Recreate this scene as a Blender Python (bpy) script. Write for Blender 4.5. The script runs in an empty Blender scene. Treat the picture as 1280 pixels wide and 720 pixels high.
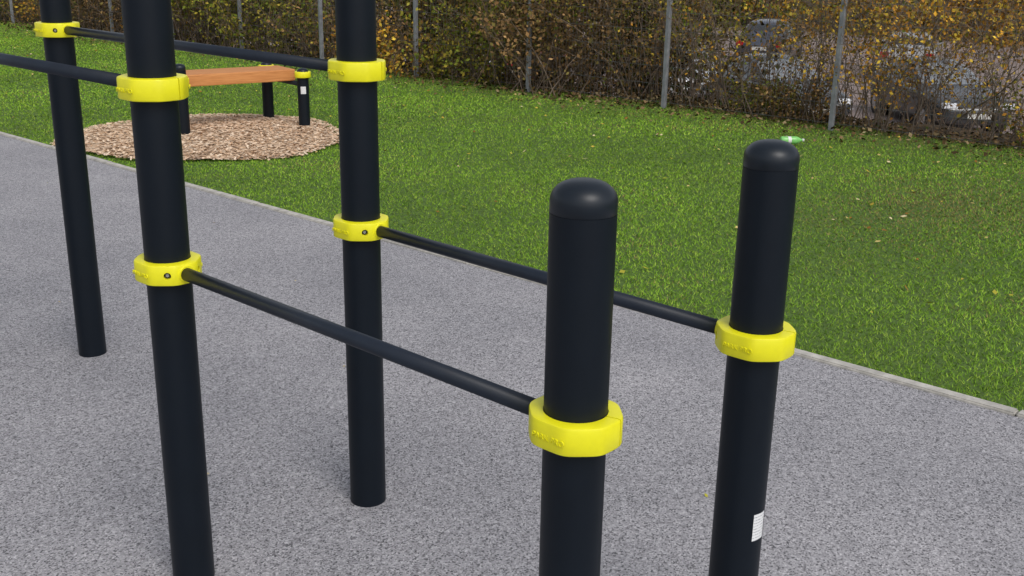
import bpy, bmesh, math
import numpy as np
from mathutils import Matrix, Vector
rng=np.random.default_rng(7)
scene=bpy.context.scene
COL=bpy.context.collection

# ---------------------------------------------------------------- helpers
def link(o,parent=None):
    COL.objects.link(o)
    if parent is not None: o.parent=parent
    return o
def empty(name,loc=(0,0,0),rz=0):
    e=bpy.data.objects.new(name,None); e.location=loc; e.rotation_euler=(0,0,rz); e.empty_display_size=.2
    COL.objects.link(e); return e
def raw_mesh(name,V,F,cols=None,smooth=False):
    V=np.asarray(V,np.float32); F=np.asarray(F,np.int32)
    me=bpy.data.meshes.new(name); k=F.shape[1]
    me.vertices.add(len(V)); me.vertices.foreach_set('co',V.ravel())
    me.loops.add(F.size); me.loops.foreach_set('vertex_index',F.ravel())
    me.polygons.add(len(F)); me.polygons.foreach_set('loop_start',np.arange(0,F.size,k,dtype=np.int32))
    if smooth: me.polygons.foreach_set('use_smooth',np.ones(len(F),bool))
    me.update(calc_edges=True)
    if cols is not None:
        a=me.attributes.new('Col','FLOAT_COLOR','POINT')
        c=np.ones((len(V),4),np.float32); c[:,:3]=cols; a.data.foreach_set('color',c.ravel())
    return me
def obj(name,me,mat,parent=None,loc=None):
    o=bpy.data.objects.new(name,me)
    if mat is not None and len(me.materials)==0: me.materials.append(mat)
    if loc is not None:o.location=loc
    return link(o,parent)
def bm_obj(name,bm,mat,parent=None,smooth=False,loc=None):
    me=bpy.data.meshes.new(name); bm.normal_update(); bm.to_mesh(me); bm.free()
    if smooth:
        me.polygons.foreach_set('use_smooth',np.ones(len(me.polygons),bool))
    return obj(name,me,mat,parent,loc)
def box(name,a,b,mat,parent=None,bev=0.0):
    bm=bmesh.new(); bmesh.ops.create_cube(bm,size=1)
    for v in bm.verts:
        v.co=Vector([(a[i]+b[i])/2+v.co[i]*(b[i]-a[i]) for i in range(3)])
    if bev>0: bmesh.ops.bevel(bm,geom=bm.edges[:],offset=bev,segments=2,affect='EDGES',profile=.6)
    return bm_obj(name,bm,mat,parent)
def tube(name,p0,p1,r,mat,parent=None,n=28):
    p0=Vector(p0);p1=Vector(p1);d=p1-p0
    bm=bmesh.new(); bmesh.ops.create_cone(bm,cap_ends=True,segments=n,radius1=r,radius2=r,depth=d.length)
    M=Matrix.Translation((p0+p1)/2)@d.to_track_quat('Z','Y').to_matrix().to_4x4()
    bmesh.ops.transform(bm,matrix=M,verts=bm.verts)
    for f in bm.faces: f.smooth=len(f.verts)==4
    return bm_obj(name,bm,mat,parent)
def revolve(name,prof,mat,parent=None,n=48,loc=(0,0,0)):
    V=[];F=[]
    for r,z in prof:
        for i in range(n):
            a=2*math.pi*i/n; V.append((r*math.cos(a),r*math.sin(a),z))
    for j in range(len(prof)-1):
        for i in range(n):
            F.append((j*n+i,j*n+(i+1)%n,(j+1)*n+(i+1)%n,(j+1)*n+i))
    me=raw_mesh(name,V,F,smooth=True)
    return obj(name,me,mat,parent,loc)

# ---------------------------------------------------------------- materials
def newmat(name):
    m=bpy.data.materials.new(name); m.use_nodes=True
    nt=m.node_tree; b=nt.nodes['Principled BSDF']; return m,nt,b
def N(nt,t,**k):
    n=nt.nodes.new(t)
    for a,v in k.items():
        if a in n.inputs: n.inputs[a].default_value=v
        else: setattr(n,a,v)
    return n
def noise(nt,scale,detail=4,rough=.55,vec=None):
    n=N(nt,'ShaderNodeTexNoise'); n.inputs['Scale'].default_value=scale; n.inputs['Detail'].default_value=detail; n.inputs['Roughness'].default_value=rough
    if vec is not None: nt.links.new(vec,n.inputs['Vector'])
    return n
def ramp(nt,src,stops):
    r=nt.nodes.new('ShaderNodeValToRGB'); e=r.color_ramp.elements
    while len(e)<len(stops): e.new(.5)
    for i,(p,c) in enumerate(stops):
        e[i].position=p; e[i].color=(c[0],c[1],c[2],1)
    nt.links.new(src,r.inputs[0]); return r
def mix(nt,f,a,b,mode='MIX'):
    m=nt.nodes.new('ShaderNodeMix'); m.data_type='RGBA'; m.blend_type=mode
    for sock,v in ((m.inputs[0],f),(m.inputs[6],a),(m.inputs[7],b)):
        if hasattr(v,'links'): nt.links.new(v,sock)
        elif isinstance(v,(int,float)): sock.default_value=v
        else: sock.default_value=(v[0],v[1],v[2],1)
    return m.outputs[2]
def bump(nt,b,h,strength,dist):
    n=nt.nodes.new('ShaderNodeBump'); n.inputs['Strength'].default_value=strength; n.inputs['Distance'].default_value=dist
    nt.links.new(h,n.inputs['Height']); nt.links.new(n.outputs[0],b.inputs['Normal'])
def simple(name,c,rough=.5,metal=0,var=.15,scale=20,bs=0,bd=.001,bscale=300,coat=0,spec=.5):
    m,nt,b=newmat(name)
    tc=nt.nodes.new('ShaderNodeTexCoord').outputs['Object']
    n=noise(nt,scale,4,.6,tc)
    r=ramp(nt,n.outputs[0],[(.3,[x*(1-var) for x in c]),(.7,[min(1,x*(1+var)) for x in c])])
    nt.links.new(r.outputs[0],b.inputs['Base Color'])
    b.inputs['Roughness'].default_value=rough; b.inputs['Metallic'].default_value=metal
    b.inputs['Coat Weight'].default_value=coat; b.inputs['Specular IOR Level'].default_value=spec
    if bs>0:
        bn=noise(nt,bscale,2,.5,tc); bump(nt,b,bn.outputs[0],bs,bd)
    return m
def colmat(name,rough=.7,spec=.3):
    m,nt,b=newmat(name)
    a=nt.nodes.new('ShaderNodeAttribute'); a.attribute_name='Col'
    nt.links.new(a.outputs['Color'],b.inputs['Base Color'])
    b.inputs['Roughness'].default_value=rough; b.inputs['Specular IOR Level'].default_value=spec
    return m
def diffmat(name,src=None):
    m=bpy.data.materials.new(name); m.use_nodes=True; nt=m.node_tree
    nt.nodes.remove(nt.nodes['Principled BSDF'])
    d=nt.nodes.new('ShaderNodeBsdfDiffuse'); a=nt.nodes.new('ShaderNodeAttribute'); a.attribute_name='Col'
    nt.links.new(a.outputs['Color'],d.inputs[0]); nt.links.new(d.outputs[0],nt.nodes['Material Output'].inputs[0]); return m

M_post=simple('powder_coated_anthracite_steel',(.0045,.0080,.0135),.44,0,.10,9,.25,.0006,900,0,.22)
M_bar=simple('powder_coated_bar_steel',(.012,.018,.030),.42,0,.15,14,.2,.0005,900,0,.36)
M_cap=simple('rubber_cap',(.0065,.0115,.0185),.38,0,.12,30,.2,.0005,500,0,.4)
M_yel=simple('yellow_plastic',(.84,.795,.012),.38,0,.05,25,.15,.0006,700)
M_dark=simple('dark_recess',(.012,.012,.012),.6)
M_steel=simple('zinc_steel',(.42,.43,.44),.42,.75,.15,40)

m,nt,b=newmat('rubber_granule_surface'); M_rub=m
tc=nt.nodes.new('ShaderNodeTexCoord').outputs['Object']
v1=N(nt,'ShaderNodeTexVoronoi'); v1.inputs['Scale'].default_value=205; nt.links.new(tc,v1.inputs['Vector'])
sep=nt.nodes.new('ShaderNodeSeparateColor'); nt.links.new(v1.outputs['Color'],sep.inputs[0])
r1=ramp(nt,sep.outputs[0],[(0,(.07,.07,.077)),(.13,(.16,.158,.168)),(.28,(.295,.291,.305)),(.75,(.37,.365,.382)),(1,(.54,.53,.55))])
n2=noise(nt,1.1,4,.6,tc); r2=ramp(nt,n2.outputs[0],[(.3,(.83,.83,.845)),(.7,(1.1,1.085,1.085))])
n3=noise(nt,42,2,.6,tc); r3=ramp(nt,n3.outputs[0],[(.3,(.84,.84,.84)),(.7,(1.13,1.13,1.13))])
c=mix(nt,1.0,r1.outputs[0],r2.outputs[0],'MULTIPLY'); c=mix(nt,1.0,c,r3.outputs[0],'MULTIPLY')
nt.links.new(c,b.inputs['Base Color']); b.inputs['Roughness'].default_value=.8; b.inputs['Specular IOR Level'].default_value=.35
bump(nt,b,v1.outputs['Distance'],.5,.003)

m,nt,b=newmat('lawn_soil'); M_lawn=m
tc=nt.nodes.new('ShaderNodeTexCoord').outputs['Object']
n1=noise(nt,40,5,.7,tc); r1=ramp(nt,n1.outputs[0],[(.3,(.045,.07,.014)),(.55,(.085,.155,.022)),(.75,(.13,.22,.033))])
n2=noise(nt,.8,4,.6,tc); r2=ramp(nt,n2.outputs[0],[(.55,(0,0,0)),(.75,(1,1,1))])
mu_=nt.nodes.new('ShaderNodeMath'); mu_.operation='MULTIPLY'; mu_.inputs[1].default_value=.5; nt.links.new(r2.outputs[0],mu_.inputs[0])
c=mix(nt,mu_.outputs[0],r1.outputs[0],(.13,.13,.035))
nt.links.new(c,b.inputs['Base Color']); b.inputs['Roughness'].default_value=.95
bump(nt,b,n1.outputs[0],.5,.02)

m,nt,b=newmat('leaf_litter_ground'); M_litter=m
tc=nt.nodes.new('ShaderNodeTexCoord').outputs['Object']
v=N(nt,'ShaderNodeTexVoronoi'); v.inputs['Scale'].default_value=22; nt.links.new(tc,v.inputs['Vector'])
sep=nt.nodes.new('ShaderNodeSeparateColor'); nt.links.new(v.outputs['Color'],sep.inputs[0])
r1=ramp(nt,sep.outputs[0],[(0,(.02,.016,.01)),(.35,(.06,.042,.022)),(.7,(.12,.075,.035)),(1,(.2,.13,.06))])
n2=noise(nt,.5,4,.6,tc); r2=ramp(nt,n2.outputs[0],[(.45,(0,0,0)),(.7,(1,1,1))])
c=mix(nt,r2.outputs[0],r1.outputs[0],(.04,.06,.015))
nt.links.new(c,b.inputs['Base Color']); b.inputs['Roughness'].default_value=.9
bump(nt,b,v.outputs['Distance'],.8,.03)

m,nt,b=newmat('worn_asphalt'); M_asph=m
tc=nt.nodes.new('ShaderNodeTexCoord').outputs['Object']
n1=noise(nt,.35,5,.65,tc); r1=ramp(nt,n1.outputs[0],[(.3,(.20,.155,.14)),(.7,(.30,.235,.215))])
n2=noise(nt,60,3,.6,tc); r2=ramp(nt,n2.outputs[0],[(.3,(.75,.75,.75)),(.7,(1.2,1.2,1.2))])
nt.links.new(mix(nt,1.0,r1.outputs[0],r2.outputs[0],'MULTIPLY'),b.inputs['Base Color']); b.inputs['Roughness'].default_value=.8
bump(nt,b,n2.outputs[0],.4,.01)

M_kerb=simple('concrete_edging',(.46,.44,.40),.85,0,.25,18,.5,.003,120)
M_paint=simple('white_road_paint',(.7,.7,.68),.6,0,.15,8)
M_leaf=diffmat('shrub_leaves')
M_twig=simple('bark',(.17,.125,.09),.85,0,.5,6)
M_grass=colmat('grass_blades',.65,.15)
M_fall=diffmat('fallen_leaf')
M_chip=diffmat('wood_chips_mat')
M_galv=simple('galvanised_steel',(.27,.28,.30),.55,.4,.25,12)
M_wire=simple('weathered_wire',(.13,.14,.14),.6,.3,.3,12)

m,nt,b=newmat('orange_stained_timber'); M_wood=m
tc=nt.nodes.new('ShaderNodeTexCoord').outputs['Object']
mp=nt.nodes.new('ShaderNodeMapping'); mp.inputs['Scale'].default_value=(1.5,22,22); nt.links.new(tc,mp.inputs[0])
n1=noise(nt,3,6,.6,mp.outputs[0]); r1=ramp(nt,n1.outputs[0],[(.3,(.46,.17,.045)),(.7,(.68,.30,.10))])
nt.links.new(r1.outputs[0],b.inputs['Base Color']); b.inputs['Roughness'].default_value=.6

# ---------------------------------------------------------------- camera
F=1336.33; PSI,TH,RHO=.8502,.3085,.0181
CAM=Vector((-1.3912,-1.0537,1.7192))
fw=Vector((math.sin(PSI)*math.cos(TH),math.cos(PSI)*math.cos(TH),-math.sin(TH)))
rt=Vector((math.cos(PSI),-math.sin(PSI),0)); up=rt.cross(fw)
r2v=math.cos(RHO)*rt+math.sin(RHO)*up; u2v=-math.sin(RHO)*rt+math.cos(RHO)*up
cam=bpy.data.cameras.new('camera'); co=bpy.data.objects.new('camera',cam); COL.objects.link(co)
cam.sensor_width=36; cam.lens=F/1280*36; cam.clip_end=2000; cam.clip_start=.05
Mx=Matrix.Identity(4)
for i in range(3):
    Mx[i][0]=r2v[i]; Mx[i][1]=u2v[i]; Mx[i][2]=-fw[i]; Mx[i][3]=CAM[i]
co.matrix_world=Mx; scene.camera=co

# ---------------------------------------------------------------- light
w=bpy.data.worlds.new('World'); scene.world=w; w.use_nodes=True
nt=w.node_tree; bg=nt.nodes['Background']
sky=nt.nodes.new('ShaderNodeTexSky'); sky.sky_type='NISHITA'; sky.sun_disc=False
EL=math.radians(48); AZ=math.radians(200)
sky.sun_elevation=EL; sky.sun_rotation=AZ; sky.dust_density=2.5; sky.air_density=1.0
hs=nt.nodes.new('ShaderNodeHueSaturation'); hs.inputs['Saturation'].default_value=.32
nt.links.new(sky.outputs[0],hs.inputs['Color']); nt.links.new(hs.outputs[0],bg.inputs[0])
bg.inputs[1].default_value=.15
sl=bpy.data.lights.new('sun','SUN'); sl.energy=1.2; sl.angle=math.radians(30); sl.color=(1,.955,.90)
so=bpy.data.objects.new('sun',sl); COL.objects.link(so)
sd=Vector((math.sin(AZ)*math.cos(EL),math.cos(AZ)*math.cos(EL),math.sin(EL)))
so.rotation_euler=sd.to_track_quat('Z','Y').to_euler(); so.location=(0,0,20)
scene.view_settings.view_transform='Standard'; scene.view_settings.look='None'; scene.view_settings.exposure=0

# ---------------------------------------------------------------- terrain
def th(x,y=0):
    x=np.asarray(x,float)
    s=np.clip((x-9.6)/4.0,0,1); s=s*s*(3-2*s)
    u=np.clip((x-50)/14,0,1); u=u*u*(3-2*u)
    return -2.0*s+2.5*u
xs=np.concatenate([[-400,-120,-40,-10,2.8,6,9],np.arange(9.4,14.2,.3),[16,25,40,50],np.arange(52,66,2),[80,150,500]])
ys=np.concatenate([[-500,-200,-80,-30],np.arange(-10,40,1.0),[50,80,150,300,600]])
X,Y=np.meshgrid(xs,ys,indexing='ij'); Z=th(X)-.03
bumpy=np.where((X>9.2)&(X<14.5),np.sin(Y*1.7+X)*.05+np.sin(Y*.63)*.06,0)
V=np.stack([X,Y,Z+bumpy],-1).reshape(-1,3)
nx,ny=X.shape; idx=np.arange(nx*ny).reshape(nx,ny)
Fq=np.stack([idx[:-1,:-1],idx[1:,:-1],idx[1:,1:],idx[:-1,1:]],-1).reshape(-1,4)
obj('ground',raw_mesh('ground',V,Fq,smooth=True),M_litter)
def sheet(name,x0,x1,y0,y1,z,mat):
    return obj(name,raw_mesh(name,[(x0,y0,z),(x1,y0,z),(x1,y1,z),(x0,y1,z)],[(0,1,2,3)]),mat)
sheet('rubber_pavement',-40,2.812,-40,60,0,M_rub)
xs=np.concatenate([[2.872],np.arange(3.1,9.6,.25)]); ys=np.arange(-40,70,.5)
X,Y=np.meshgrid(xs,ys,indexing='ij')
def lawn_z(x,y): return -.006+.012*np.sin(x*1.3+y*.7)*np.clip((x-2.9)/2,0,1)+.01*np.sin(y*1.9-x)*np.clip((x-2.9)/2,0,1)
Z=lawn_z(X,Y); Z=np.where(X>9.3,-.05,Z)
nx,ny=X.shape; idx=np.arange(nx*ny).reshape(nx,ny)
Fq=np.stack([idx[:-1,:-1],idx[1:,:-1],idx[1:,1:],idx[:-1,1:]],-1).reshape(-1,4)
obj('lawn',raw_mesh('lawn',np.stack([X,Y,Z],-1).reshape(-1,3),Fq,smooth=True),M_lawn)
bm=bmesh.new()
for i in range(-30,60):
    y0=i*1.0+.003; y1=i*1.0+.997; dz=rng.normal(0,.0015); dx=rng.normal(0,.0015)
    r=bmesh.ops.create_cube(bm,size=1)
    for v in r['verts']:
        v.co=Vector((2.842+dx+v.co.x*.058,(y0+y1)/2+v.co.y*(y1-y0),-.057+dz+v.co.z*.14))
bmesh.ops.bevel(bm,geom=bm.edges[:],offset=.006,segments=2,affect='EDGES')
bm_obj('kerb',bm,M_kerb)
sheet('car_park',14.6,49,-60,90,-2.0,M_asph)
V=[];Fq=[]
for i,k in enumerate(range(-14,22)):
    y=k*2.6; a,b_,c_,d=19.5,24.5,y-.05,y+.05
    V+=[(a,c_,-1.996),(b_,c_,-1.996),(b_,d,-1.996),(a,d,-1.996)];Fq.append([4*i,4*i+1,4*i+2,4*i+3])
obj('parking_bay_markings',raw_mesh('parking_bay_markings',V,Fq),M_paint)

# ---------------------------------------------------------------- exercise station
R0=.057
st=empty('exercise_bars')
P={'D':(-.0094,.0046),'E':(.6113,-.0046),'B':(.0094,1.3599),'C':(.6429,1.3387),'A':(.6765,3.1921),'A2':(.035,3.215)}
TOP={'D':1.357,'E':1.350,'B':2.45,'C':2.45,'A':2.45,'A2':2.45}
def post(name,xy,h,parent,r=R0):
    revolve(name,[(r,-.05),(r,.0),(r,h*.5),(r,h-.056)],M_post,parent,56,(xy[0],xy[1],0))
    pr=[(r-.0010,h-.056),(r,h-.0553),(r,h-.036)]
    for i in range(1,13):
        a=i/12*math.pi/2
        pr.append((r*(math.cos(a)**.80) if i<12 else .0005, h-.036+.036*math.sin(a)))
    revolve(name+'_cap',pr,M_cap,parent,56,(xy[0],xy[1],0))
for i,k in enumerate(P): post(f'post_{i+1}',P[k],TOP[k],st)

def ro_at(a,p=16):
    c,s=math.cos(a),math.sin(a)
    return ((abs(c)/.0785)**p+(abs(s)/.0845)**p+((abs(c)+abs(s))/.1155)**p)**(-1/p)
HB=math.radians(33)
SL=math.radians(-76)
def clamp_mesh():
    hgt=.027; ri=R0+.0012; n=160; bm=bmesh.new()
    o_=[];i_=[]
    for i in range(n):
        a=2*math.pi*i/n; c,s=math.cos(a),math.sin(a); ro=ro_at(a)
        o_.append((ro*c,ro*s)); i_.append((ri*c,ri*s))
    def ringv(pts,z,sc=0.0):
        return [bm.verts.new((x*(1-sc/math.hypot(x,y)),y*(1-sc/math.hypot(x,y)),z)) for x,y in pts]
    bv=.0045
    rings=[ringv(i_,-hgt),ringv(o_,-hgt,bv),ringv(o_,-hgt+bv*.3,bv*.3),ringv(o_,-hgt+bv,0),ringv(o_,hgt-bv,0),ringv(o_,hgt-bv*.3,bv*.3),ringv(o_,hgt,bv),ringv(i_,hgt)]
    for q in range(len(rings)):
        A=rings[q];B=rings[(q+1)%len(rings)]
        for i in range(n): bm.faces.new((A[i],A[(i+1)%n],B[(i+1)%n],B[i]))
    bmesh.ops.recalc_face_normals(bm,faces=bm.faces[:])
    me=bpy.data.meshes.new('clamp'); bm.to_mesh(me); bm.free()
    o=bpy.data.objects.new('tmp',me); COL.objects.link(o); cuts=[]
    def cutter(c):
        cm=bpy.data.meshes.new('cut'); c.to_mesh(cm); c.free(); q=bpy.data.objects.new('cut',cm); COL.objects.link(q); cuts.append(q)
        md=o.modifiers.new('b','BOOLEAN'); md.object=q; md.operation='DIFFERENCE'; md.solver='EXACT'
    for sx in(-1,1):
        c=bmesh.new(); bmesh.ops.create_cone(c,cap_ends=True,segments=24,radius1=.0092,radius2=.0092,depth=.03)
        d=Vector((sx*math.sin(HB),math.cos(HB),0))
        c.transform(Matrix.Translation(d*(.0705+.015))@d.to_track_quat('Z','Y').to_matrix().to_4x4()); cutter(c)
    c=bmesh.new(); bmesh.ops.create_cube(c,size=1)
    c.transform(Matrix.Rotation(SL,4,'Z')@Matrix.Translation((.075,0,0))@Matrix.Diagonal((.05,.0034,.08,1))); cutter(c)
    dg=bpy.context.evaluated_depsgraph_get(); dg.update()
    me2=bpy.data.meshes.new_from_object(o.evaluated_get(dg)); me2.name='clamp_collar'
    bpy.data.objects.remove(o)
    for c in cuts: bpy.data.objects.remove(c)
    me2.materials.clear(); me2.materials.append(M_yel)
    me2.polygons.foreach_set('use_smooth',np.ones(len(me2.polygons),bool))
    me2.set_sharp_from_angle(angle=math.radians(38))
    return me2
CM=clamp_mesh()
def text_mesh(s,size):
    cu=bpy.data.curves.new('t','FONT'); cu.body=s; cu.size=size; cu.extrude=.0012; cu.align_x='CENTER'; cu.align_y='CENTER'
    o=bpy.data.objects.new('t',cu); COL.objects.link(o)
    dg=bpy.context.evaluated_depsgraph_get(); dg.update()
    me=bpy.data.meshes.new_from_object(o.evaluated_get(dg)); bpy.data.objects.remove(o)
    me.materials.clear(); me.materials.append(M_yel); return me
T1=text_mesh('PARK PRO',.0155)
cn=[0]
def clamp(xy,z,flip,parent):
    cn[0]+=1; k=cn[0]
    e=bpy.data.objects.new(f'clamp_{k}',None); e.empty_display_size=.05; link(e,parent)
    e.location=(xy[0],xy[1],z); e.rotation_euler=(0,0,math.pi if flip else 0)
    obj(f'clamp_{k}_collar',CM,None,e)
    for sx in(-1,1):
        d=Vector((sx*math.sin(HB),math.cos(HB),0))
        tube(f'clamp_{k}_bolt_{1 if sx<0 else 2}',d*.0712,d*.0752,.0048,M_steel,e,6)
        tube(f'clamp_{k}_recess_{1 if sx<0 else 2}',d*.0700,d*.0712,.0090,M_dark,e,16)
    for j,ang in enumerate((-90,90)):
        t=obj(f'clamp_{k}_lettering_{j+1}',T1,None,e); s=-1 if j==0 else 1
        t.matrix_local=Matrix.Translation(Vector((s*.0787,-.002,-.003)))@Matrix.Rotation(math.radians(ang),4,'Z')@Matrix.Rotation(math.pi/2,4,'X')
    tube(f'clamp_{k}_socket',(0,.074,0),(0,.0885,0),.0215,M_yel,e,28)
ZL,ZU=.9157,1.378
clamp(P['D'],ZL,False,st); clamp(P['E'],ZL,False,st)
clamp(P['B'],ZL,True,st); clamp(P['C'],ZL,True,st)
clamp(P['B'],ZU,False,st); clamp(P['C'],ZU,False,st)
clamp(P['A'],ZU,True,st); clamp(P['A2'],ZU,True,st)
def bar(name,a,b,z,r=.0168):
    A=Vector((*P[a],z));B=Vector((*P[b],z)); d=(B-A).normalized()
    tube(name,A+d*.078,B-d*.078,r,M_bar,st,32)
bar('bar_1','D','B',ZL);bar('bar_2','E','C',ZL);bar('bar_3','B','A2',ZU);bar('bar_4','C','A',ZU)

m,nt,b=newmat('paper_sticker'); M_stick=m
tc=nt.nodes.new('ShaderNodeTexCoord').outputs['Object']
wv=N(nt,'ShaderNodeTexWave'); wv.bands_direction='Z'; wv.inputs['Scale'].default_value=42; nt.links.new(tc,wv.inputs[0])
n1=noise(nt,500,2,.5,tc)
mm=nt.nodes.new('ShaderNodeMath'); mm.operation='MULTIPLY'; nt.links.new(wv.outputs[1],mm.inputs[0]); nt.links.new(n1.outputs[0],mm.inputs[1])
r1=ramp(nt,mm.outputs[0],[(.40,(.78,.79,.8)),(.55,(.25,.27,.3))])
nt.links.new(r1.outputs[0],b.inputs['Base Color']); b.inputs['Roughness'].default_value=.4
def sticker(name,xy,z,ang,wd,ht,parent,r=R0):
    V=[];Fq=[];n=8
    for i in range(n+1):
        a=ang+(i/n-.5)*wd/r
        for zz in(-ht/2,ht/2): V.append(((r+.0007)*math.cos(a),(r+.0007)*math.sin(a),zz))
    for i in range(n): Fq.append((2*i,2*i+2,2*i+3,2*i+1))
    me=raw_mesh(name,V,Fq,smooth=True); obj(name,me,M_stick,parent,(xy[0],xy[1],z))
sticker('label',P['E'],.475,math.radians(263),.038,.068,st)

# ---------------------------------------------------------------- bench
be=empty('exercise_bench',(0,0,0))
L1=(3.89,7.58);L3=(5.05,7.32);L2=(5.14,8.02);L4=(3.98,8.28)
for i,(q,h) in enumerate(((L1,.68),(L4,.68),(L3,.585),(L2,.585))): post(f'bench_post_{i+1}',q,h,be,.055)
def small_collar(name,q,z):
    pr=[(.056,-.028),(.074,-.028),(.077,-.022),(.077,.022),(.074,.028),(.056,.028)]
    revolve(name,pr,M_yel,be,24,(q[0],q[1],z))
for i,q in enumerate((L1,L4,L3,L2)): small_collar(f'bench_collar_{i+1}',q,.525)
def cross(name,a,b,z):
    A=Vector((*a,z));B=Vector((*b,z)); d=(B-A).normalized(); tube(name,A+d*.05,B-d*.05,.024,M_bar,be)
cross('bench_crossbar_1',L1,L4,.43); cross('bench_crossbar_2',L3,L2,.43)
ma=Vector(((L1[0]+L4[0])/2,(L1[1]+L4[1])/2,0)); mb=Vector(((L3[0]+L2[0])/2,(L3[1]+L2[1])/2,0)); d=(mb-ma)
pb=box('bench_board',(-d.length/2-.02,-.20,-.055),(d.length/2+.03,.20,.055),M_wood,be,.012)
pb.location=(ma+mb)/2+Vector((0,0,.505)); pb.rotation_euler=(0,0,math.atan2(d.y,d.x))
sticker('bench_label',L3,.38,math.atan2(-.8,-.6),.05,.07,be,.055)

# ---------------------------------------------------------------- mulch
MC=np.array([4.14,7.55]); MR=1.18
V=[(MC[0],MC[1],.05)]
n=48;rings=6
def wob(a): return 1+.04*np.sin(3*a)+.03*np.sin(7*a+1)
for j in range(1,rings+1):
    for i in range(n):
        a=2*math.pi*i/n; rr=MR*j/rings*wob(a)
        V.append((MC[0]+rr*math.cos(a),MC[1]+rr*math.sin(a),.05-.035*(j/rings)**2))
bm=bmesh.new(); vs=[bm.verts.new(v) for v in V]
for i in range(n): bm.faces.new((vs[0],vs[1+i],vs[1+(i+1)%n]))
for j in range(rings-1):
    for i in range(n): bm.faces.new((vs[1+j*n+i],vs[1+(j+1)*n+i],vs[1+(j+1)*n+(i+1)%n],vs[1+j*n+(i+1)%n]))
M_mul=simple('mulch_base',(.56,.40,.26),.9,0,.35,60,.5,.02,60)
mu=bm_obj('mulch_bed',bm,M_mul)
def rot_basis(n,flat=.3):
    a=rng.uniform(0,2*np.pi,n)
    u=np.stack([np.cos(a),np.sin(a),rng.normal(0,flat,n)],1); u/=np.linalg.norm(u,axis=1)[:,None]
    w_=np.stack([-np.sin(a),np.cos(a),rng.normal(0,flat,n)],1); w_/=np.linalg.norm(w_,axis=1)[:,None]
    return u,w_
def rhombi(c,u,v,col):
    n=len(c); V=np.stack([c-u,c-v,c+u,c+v],1).reshape(-1,3); Fq=np.arange(4*n).reshape(n,4)
    return V,Fq,np.repeat(col,4,0)
def rects(c,u,v,col):
    n=len(c); V=np.stack([c-u-v,c+u-v,c+u+v,c-u+v],1).reshape(-1,3); Fq=np.arange(4*n).reshape(n,4)
    return V,Fq,np.repeat(col,4,0)
n=14000
a=rng.uniform(0,2*np.pi,n); rr=MR*np.sqrt(rng.uniform(0,1.16,n))*wob(a)
c=np.stack([MC[0]+rr*np.cos(a),MC[1]+rr*np.sin(a),.056-.035*(rr/MR)**2+rng.uniform(0,.010,n)],1)
u,v=rot_basis(n,.15); pal=np.array([(.78,.58,.41),(.66,.46,.30),(.82,.66,.50),(.52,.34,.21),(.80,.61,.44)])
col=pal[rng.integers(0,5,n)]*rng.uniform(.85,1.1,(n,1))
V,Fq,cc=rects(c,u*rng.uniform(.010,.028,(n,1)),v*rng.uniform(.004,.010,(n,1)),col)
obj('wood_chips',raw_mesh('wood_chips',V,Fq,cc),M_chip,mu)

# ---------------------------------------------------------------- grass
def sm_noise(x,y):
    return (np.sin(x*1.9+1.3*np.sin(y*1.1))+np.sin(y*2.3+1.7*np.sin(x*.9)+2)+np.sin((x+y)*4.1+np.sin(y*3))*.6+np.sin(x*9+np.sin(y*7)*2)*.35)/2.95
Nc=1600000
x=rng.uniform(2.875,9.35,Nc); y=rng.uniform(-4,27,Nc)
dist=np.sqrt((x-CAM[0])**2+(y-CAM[1])**2+2.9)
keep=rng.uniform(0,1,Nc)<np.minimum(1,(4.6/dist)**1.25)
aa=np.arctan2(y-MC[1],x-MC[0])
keep&=((x-MC[0])**2+(y-MC[1])**2>(MR*wob(aa)*.99)**2)
rel=(x-CAM[0])*r2v.x+(y-CAM[1])*r2v.y; dp=(x-CAM[0])*fw.x+(y-CAM[1])*fw.y
keep&=(np.abs(rel)<dp*.75)
x=x[keep];y=y[keep];dist=dist[keep]; n=len(x)
nz=sm_noise(x,y)
h=rng.uniform(.008,.020,n)*(1+.2*nz); wd=.0021*(dist/4)**.95*rng.uniform(.8,1.4,n)
a=rng.uniform(0,2*np.pi,n); la=rng.uniform(0,2*np.pi,n); ll=rng.uniform(0,.034,n)
z=lawn_z(x,y)
b0=np.stack([x-wd*np.cos(a),y-wd*np.sin(a),z-.003],1); b1=np.stack([x+wd*np.cos(a),y+wd*np.sin(a),z-.003],1)
tp=np.stack([x+ll*np.cos(la),y+ll*np.sin(la),z+h],1)
V=np.stack([b0,b1,tp],1).reshape(-1,3)
pal=np.array([(.19,.35,.028),(.155,.295,.024),(.24,.41,.036),(.30,.42,.055),(.12,.235,.02)])
col=pal[rng.integers(0,5,n)]*rng.uniform(.8,1.2,(n,1))*(1+.30*nz[:,None])
dry=np.clip((nz-.35)*1.6,0,1)*.22+np.clip((x-7.7)/1.6,0,1)*.45
dry+=.65*np.exp(-(((x-6.3)/1.3)**2+((y-1.6)/.7)**2)*1.2)
isd=rng.uniform(0,1,n)<dry
col[isd]=np.array([.30,.24,.09])*rng.uniform(.5,1.1,(isd.sum(),1))
obj('grass',raw_mesh('grass',V,np.arange(3*n).reshape(n,3),np.repeat(col,3,0)),M_grass)
print('blades',n)

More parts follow.
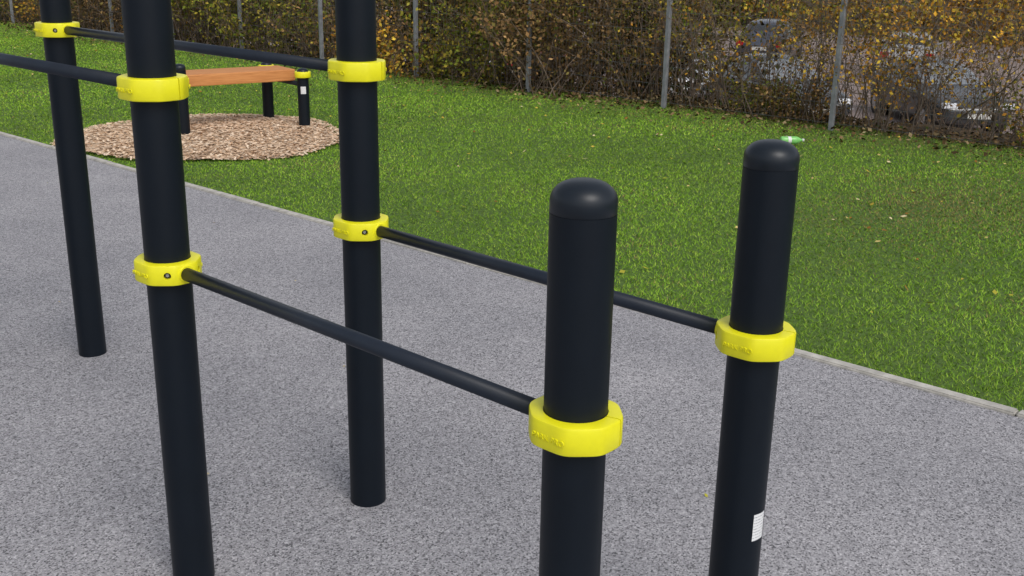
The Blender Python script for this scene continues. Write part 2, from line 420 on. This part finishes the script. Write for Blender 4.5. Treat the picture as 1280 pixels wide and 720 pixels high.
n=1500
x=2.9+6.6*rng.uniform(0,1,n)**.55; y=rng.uniform(-3,24,n)
n2=40; x=np.concatenate([x,rng.uniform(-2,2.8,n2)]); y=np.concatenate([y,rng.uniform(-.5,9,n2)]); n=len(x)
z=np.where(x>2.9,lawn_z(x,y)+.02,.004)
u,v=rot_basis(n,.3); s=rng.uniform(.009,.025,(n,1)); s[-n2:]*=.4
pal=np.array([(.55,.42,.07),(.6,.47,.18),(.3,.15,.04),(.66,.55,.32),(.45,.42,.06)])
V,Fq,cc=rhombi(np.stack([x,y,z],1),u*s,v*s*.65,pal[rng.integers(0,5,n)]*rng.uniform(.7,1.1,(n,1)))
obj('fallen_leaves',raw_mesh('fallen_leaves',V,Fq,cc),M_fall)
n=26000
x=rng.normal(9.65,.6,n); y=rng.uniform(-4,28,n); z=np.where(x<9.45,lawn_z(x,y)+.012,th(x)+.0)+rng.uniform(0,.05,n)
u,v=rot_basis(n,.5); s=rng.uniform(.015,.035,(n,1))
pal=np.array([(.16,.10,.045),(.10,.065,.03),(.24,.16,.08),(.07,.05,.025),(.3,.23,.12),(.06,.08,.02)])
V,Fq,cc=rhombi(np.stack([x,y,z],1),u*s,v*s*.7,pal[rng.integers(0,6,n)]*rng.uniform(.6,1.1,(n,1)))
obj('leaf_litter',raw_mesh('leaf_litter',V,Fq,cc),M_fall)

M_bot=simple('pale_green_plastic',(.22,.58,.16),.25,0,.2,30)
bo=empty('plastic_bottle',(7.78,3.56,.05),math.radians(-42))
prof=[(.001,-.11),(.030,-.108),(.036,-.10),(.037,-.05),(.033,-.02),(.037,.0),(.037,.03),(.031,.06),(.014,.085),(.012,.1)]
b1=revolve('bottle_body',prof,M_bot,bo,20); b1.rotation_euler=(0,math.pi/2,0)
b2=revolve('bottle_cap',[(.001,.118),(.0145,.117),(.0145,.099),(.012,.099)],M_paint,bo,16); b2.rotation_euler=(0,math.pi/2,0)
b3=revolve('bottle_label',[(.0376,-.045),(.0342,-.02),(.0360,-.012)],M_paint,bo,20); b3.rotation_euler=(0,math.pi/2,0)

# ---------------------------------------------------------------- fence
fe=empty('wire_mesh_fence')
FX=8.98
def seg_tubes(S,k=3):
    S=np.asarray(S,float); p0=S[:,:3];p1=S[:,3:6];r0=S[:,6];r1=S[:,7]
    d=p1-p0; d/=np.linalg.norm(d,axis=1)[:,None]+1e-9
    h_=np.where(np.abs(d[:,2:3])<.9,np.array([[0,0,1.]]),np.array([[1.,0,0]]))
    u=np.cross(d,h_); u/=np.linalg.norm(u,axis=1)[:,None]+1e-9; v=np.cross(d,u)
    V=[]
    for r_,p in((r0,p0),(r1,p1)):
        for i in range(k):
            a=2*np.pi*i/k; V.append(p+(u*math.cos(a)+v*math.sin(a))*r_[:,None])
    V=np.stack(V,1).reshape(-1,3); n=len(S)
    f=np.array([[i,(i+1)%k,k+(i+1)%k,k+i] for i in range(k)])
    Fq=(np.arange(n)[:,None,None]*2*k+f[None]).reshape(-1,4)
    return V,Fq
S=[]
for yy in np.arange(-6.6,30,.05): S.append((FX,yy,.03,FX,yy,2.4,.0014,.0014))
for zz in np.arange(.06,2.42,.2):
    S.append((FX-.005,-6.6,zz,FX-.005,30,zz,.0024,.0024))
V,Fq=seg_tubes(S,3); obj('fence_mesh_panels',raw_mesh('fence_mesh_panels',V,Fq),M_wire,fe)
k=0
for yy in np.arange(3.72-2.04*5,30,2.04):
    k+=1; box(f'fence_post_{k}',(FX-.075,yy-.023,-.1),(FX-.025,yy+.023,2.5),M_galv,fe,.005)

# ---------------------------------------------------------------- shrubs
PAL_DARK=np.array([(.08,.085,.022),(.13,.085,.03),(.055,.06,.018),(.19,.12,.03),(.07,.05,.02)])
PAL_OLIVE=np.array([(.17,.20,.03),(.23,.21,.035),(.12,.15,.022),(.38,.30,.045),(.14,.10,.03)])
PAL_OCHRE=np.array([(.55,.29,.035),(.38,.18,.03),(.64,.44,.06),(.24,.13,.04),(.30,.22,.04)])
PAL_BROWN=np.array([(.25,.145,.06),(.16,.10,.045),(.34,.21,.09),(.10,.065,.03),(.20,.16,.05)])
def shrub(name,x,y,h,rad,stems,leaves,pal,ls=.022,lean=.5,sp=.075,tw=1.0,low=.0,clump=2,hb=.6):
    z0=float(th(x))-.05; S=[];nodes=[]
    for _ in range(stems):
        p=np.array([x+rng.normal(0,rad*.3),y+rng.normal(0,rad*.45),z0])
        d=np.array([rng.normal(0,lean*.5),rng.normal(0,lean*.5),1.0]); d/=np.linalg.norm(d)
        hh=h*rng.uniform(.5,1.1); k=7; r=rng.uniform(.005,.012)*tw
        for j in range(k):
            q=p+d*hh/k; S.append((*p,*q,r*(1-j/k*.8),r*(1-(j+1)/k*.8))); p=q
            d=d+rng.normal(0,.15,3); d/=np.linalg.norm(d)
            nodes.append(p)
            for _b in range(2 if j>0 else 1):
                bd=d*.5+rng.normal(0,.6,3); bd[2]=abs(bd[2])*.8+.1; bd/=np.linalg.norm(bd); bp=p.copy(); bl=hh*.18*rng.uniform(.5,1.4)
                for jj in range(3):
                    bq=bp+bd*bl/2; S.append((*bp,*bq,r*.38*(1-jj*.25),r*.38*(.75-jj*.25))); bp=bq; nodes.append(bp)
                    bd=bd+rng.normal(0,.3,3); bd/=np.linalg.norm(bd)
    e=empty(name)
    V,Fq=seg_tubes(S,3); obj('branches',raw_mesh(name+'_branches',V,Fq,smooth=True),M_twig,e)
    nodes=np.array(nodes)
    wgt=rng.uniform(0,1,len(nodes))**clump*np.clip((nodes[:,2]-low)/.4+.08,.08,1); wgt/=wgt.sum()
    ci=rng.choice(len(nodes),leaves,p=wgt); n=leaves
    nb=rng.uniform(1-hb*.5,1+hb*.5,len(nodes)); npal=rng.integers(0,len(pal),len(nodes))
    c=nodes[ci]+rng.normal(0,sp,(n,3))
    c[:,2]=np.maximum(c[:,2],z0+.05)
    u=rng.normal(0,1,(n,3)); u/=np.linalg.norm(u,axis=1)[:,None]; v=np.cross(u,rng.normal(0,1,(n,3))); v/=np.linalg.norm(v,axis=1)[:,None]
    s=ls*rng.uniform(.6,1.3,(n,1))
    pi=np.where(rng.uniform(0,1,n)<.5,npal[ci],rng.integers(0,len(pal),n))
    V,Fq,cc=rhombi(c,u*s,v*s*.65,pal[pi]*rng.uniform(.7,1.2,(n,1))*nb[ci][:,None])
    obj('leaves',raw_mesh(name+'_leaves',V,Fq,cc),M_leaf,e)
# dense part (left of the view)
yy=6.9; ip=0
seq=[PAL_OLIVE,PAL_BROWN,PAL_OCHRE,PAL_OLIVE,PAL_DARK,PAL_OLIVE,PAL_OCHRE,PAL_BROWN]
while yy<29:
    pal=seq[(ip+int(rng.integers(0,3)))%8]; ip+=1
    near_post=abs(yy-9.84)<.5
    xx=rng.uniform(9.5,9.8) if near_post else rng.uniform(8.9,9.7)
    big=rng.uniform()<.5
    shrub('shrub',xx,yy,rng.uniform(1.7,2.7) if big else rng.uniform(.7,1.3),.8,24,int(rng.uniform(2800,4400)) if big else int(rng.uniform(900,1700)),pal,.028,.65,.075,1.0,.45 if big else -.5,6,.9); yy+=rng.uniform(.5,.9)
yy=7.3
while yy<32:
    shrub('shrub',rng.uniform(11.0,12.4),yy,rng.uniform(3.2,4.0),.9,18,4200,[PAL_DARK,PAL_DARK,PAL_BROWN,PAL_DARK,PAL_OLIVE][rng.integers(0,5)],.045,.5,.2,1.4,-3,5,1.0); yy+=rng.uniform(.8,1.2)
# sparser part (right), cars glimpsed through the twigs
for yy,hh,nl,pal in ((6.6,2.2,1500,PAL_OLIVE),(6.15,2.0,380,PAL_BROWN),(5.6,2.1,420,PAL_OLIVE),(5.2,1.8,700,PAL_OCHRE),(4.85,.42,1500,PAL_OLIVE),(4.45,.40,1500,PAL_BROWN),(4.5,1.7,160,PAL_BROWN),(4.1,2.0,500,PAL_BROWN),(3.75,1.9,900,PAL_OCHRE),(3.38,2.3,1800,PAL_OCHRE),(3.05,2.0,450,PAL_BROWN),(2.75,2.1,1000,PAL_OCHRE),(2.35,1.9,450,PAL_BROWN),(2.0,.6,900,PAL_OLIVE),(1.6,.5,700,PAL_OCHRE),(1.0,.8,600,PAL_OLIVE),(.3,1.6,900,PAL_OCHRE),(-.8,1.9,1500,PAL_BROWN),(-2.2,1.9,1500,PAL_OLIVE)):
    shrub('shrub',rng.uniform(9.25,9.8),yy,hh,.6,13 if hh>1 else 14,nl,pal,.020,.6,.06,.85,.2 if hh>1 else -1,4)
# taller loose shrubs on the bank, leaves mostly in their upper part
for xx,yy,nl,pal in ((11.6,6.9,1500,PAL_OLIVE),(11.9,5.9,900,PAL_OCHRE),(12.2,4.6,700,PAL_OLIVE),(11.8,3.9,1500,PAL_OCHRE),(12.4,3.1,1100,PAL_OCHRE),(12.0,1.9,1300,PAL_OCHRE),(12.3,.2,1200,PAL_OLIVE)):
    shrub('shrub',xx,yy,3.4,.9,9,nl,pal,.03,.55,.10,1.3,.55,4,.9)

def clump_mass(name,x0,x1,y0,y1,zb,hgt,nclump,per,pal,ls):
    cx=rng.uniform(x0,x1,nclump);cy=rng.uniform(y0,y1,nclump)
    hh=hgt*(.75+.25*np.sin(cy*.35)+rng.normal(0,.12,nclump)); cz=zb+hh*rng.uniform(0,1,nclump)**.8
    ci=np.repeat(np.arange(nclump),per); n=len(ci)
    c=np.stack([cx,cy,cz],1)[ci]+rng.normal(0,.55,(n,3))
    pc=pal[rng.integers(0,len(pal),nclump)][ci]*rng.uniform(.6,1.3,(n,1))
    u=rng.normal(0,1,(n,3)); u/=np.linalg.norm(u,axis=1)[:,None]; v=np.cross(u,rng.normal(0,1,(n,3))); v/=np.linalg.norm(v,axis=1)[:,None]
    s=ls*rng.uniform(.5,1.3,(n,1))
    V,Fq,cc=rhombi(c,u*s,v*s*.7,pc)
    e=empty(name); obj('foliage',raw_mesh(name+'_foliage',V,Fq,cc),M_leaf,e)
    S=[]
    for yq in np.arange(y0,y1,2.2):
        xq=rng.uniform(x0,x1); p=np.array([xq,yq,zb-.3]); 
        for j in range(5):
            q=p+np.array([rng.normal(0,.25),rng.normal(0,.25),hgt*.22]); S.append((*p,*q,.14*(1-j*.17),.14*(.83-j*.17))); 
            b2=q+np.array([rng.normal(0,.9),rng.normal(0,.9),rng.uniform(.6,1.4)]); S.append((*q,*b2,.05,.015)); p=q
    V,Fq=seg_tubes(S,5); obj('trunks',raw_mesh(name+'_trunks',V,Fq,smooth=True),M_twig,e)
clump_mass('distant_trees',48,54,-30,75,-1.9,8.5,2600,22,np.concatenate([PAL_OCHRE,PAL_OCHRE,PAL_BROWN,PAL_OLIVE]),.16)

# ---------------------------------------------------------------- cars
M_glass=simple('car_glass',(.03,.034,.038),.06,.0,.05,3,spec=.8); M_wind=simple('windscreen_painted_sky',(.30,.32,.34),.10,.4,.05,3,spec=.9)  # windscreen base is pale grey, part metallic: sky reflection painted into its colour
M_tyre=simple('tyre',(.015,.015,.015),.8); M_rim=simple('alloy',(.45,.46,.47),.3,.8)
M_lamp=simple('headlamp',(.75,.77,.8),.1); M_red=simple('tail_lamp',(.4,.01,.01),.2); M_plate=simple('number_plate',(.6,.6,.56),.4)
def car(loc,rz,c,suv=0.0):
    e=empty('parked_car',loc,rz)
    paint=simple('car_paint',c,.28,.25,.03,2,coat=.8)
    s=suv
    ST=[(2.12,.62,.30,.55,.56,.5),(2.06,.78,.24,.66,.67,.62),(1.75,.86,.20,.76+s*.3,.78+s*.3,.70),(1.2,.88,.19,.85+s*.4,.88+s*.4,.74),(.80,.885,.19,.90+s*.4,.95+s*.4,.76),
        (.40,.89,.19,.91+s*.4,1.20+s*.8,.70),(.02,.89,.19,.92+s*.4,1.40+s,.63),(-.4,.89,.19,.93+s*.4,1.45+s,.62),(-1.0,.89,.19,.94+s*.4,1.43+s,.61),(-1.4,.88,.20,.96+s*.4,1.34+s,.60),
        (-1.78,.87,.22,.97+s*.4,1.10+s*.8,.66),(-1.95,.84,.26,.96+s*.4,.99+s*.4,.70),(-2.1,.72,.34,.80,.82,.6)]
    V=[]
    for X_,hw,zl,zb,zr,cw in ST:
        half=[(hw*.90,zl),(hw*.99,zl+.12),(hw,(zl+zb)/2+.05),(hw*.985,zb-.03),(hw*.93,zb),(cw*1.0,zr-.05 if zr-zb>.1 else zr),(cw*.6,zr)]
        ring=half+[(-a,b_) for a,b_ in half[::-1]]
        V+=[(X_,a,b_) for a,b_ in ring]
    n=14; Fq=[];mi=[]
    for j in range(len(ST)-1):
        for i in range(n-1):
            Fq.append((j*n+i,j*n+i+1,(j+1)*n+i+1,(j+1)*n+i))
            side=i in(4,8); top=i in(5,6,7)
            x0,x1=ST[j][0],ST[j+1][0]
            g=0
            if side and x0<=.85 and x1>=-1.8: g=1
            if top and ((x0<=.85 and x1>=0)): g=2
            if top and (x0<=-1.35 and x1>=-1.9): g=1
            mi.append(g)
        Fq.append((j*n+n-1,j*n,(j+1)*n,(j+1)*n+n-1)); mi.append(0)
    me=bpy.data.meshes.new('car_body'); me.from_pydata(V,[],Fq+[tuple(range(n)),tuple(range((len(ST)-1)*n,len(ST)*n))[::-1]])
    me.materials.append(paint); me.materials.append(M_glass); me.materials.append(M_wind)
    me.polygons.foreach_set('material_index',np.array(mi+[0,0],np.int32))
    bm=bmesh.new(); bm.from_mesh(me); bmesh.ops.recalc_face_normals(bm,faces=bm.faces[:]); bm.to_mesh(me); bm.free()
    me.polygons.foreach_set('use_smooth',np.ones(len(me.polygons),bool)); me.update()
    o=obj('body',me,None,e); md=o.modifiers.new('s','SUBSURF'); md.levels=1; md.render_levels=2
    for k_,(xw,sg) in enumerate(((1.32,1),(1.32,-1),(-1.28,1),(-1.28,-1))):
        tube(f'wheel_arch_{k_+1}',(xw,sg*.60,.36),(xw,sg*.893,.36),.375,M_dark,e,28)
        tube(f'tyre_{k_+1}',(xw,sg*.66,.315),(xw,sg*.905,.315),.315,M_tyre,e,28)
        tube(f'rim_{k_+1}',(xw,sg*.80,.315),(xw,sg*.912,.315),.205,M_rim,e,12)
        box(f'mirror_{k_+1}',(.62,sg*.90-.1,.93+s*.4),(.76,sg*.90+.1,1.06+s*.4),paint,e,.03) if k_<2 else None
    for sg in(-1,1):
        box('headlamp_'+('1' if sg<0 else '2'),(1.93,sg*.62-.17,.60),(2.09,sg*.62+.15,.72),M_lamp,e,.03)
        box('tail_lamp_'+('1' if sg<0 else '2'),(-2.07,sg*.64-.13,.70),(-1.97,sg*.64+.13,.9),M_red,e,.02)
        box('pillar_'+('1' if sg<0 else '2'),(-.46,sg*.765-.06,.93+s*.4),(-.36,sg*.765+.012,1.0+s*.4),paint,e)
    box('grille',(2.0,-.45,.38),(2.125,.45,.53),M_dark,e,.02); box('front_plate',(2.12,-.26,.40),(2.14,.26,.51),M_plate,e)
    box('rear_plate',(-2.13,-.26,.6),(-2.10,.26,.71),M_plate,e)
car((21.6,10.95,-2.0),math.radians(232),(.028,.032,.036))
car((23.8,8.1,-2.0),math.radians(225),(.035,.038,.042))
car((23.4,14.9,-2.0),math.radians(222),(.50,.51,.52),.08)
car((22.9,19.7,-2.0),math.radians(205),(.45,.02,.02))
car((33.0,12.5,-2.0),math.radians(20),(.4,.4,.4))
car((33.2,17.5,-2.0),math.radians(18),(.06,.07,.1),.1)
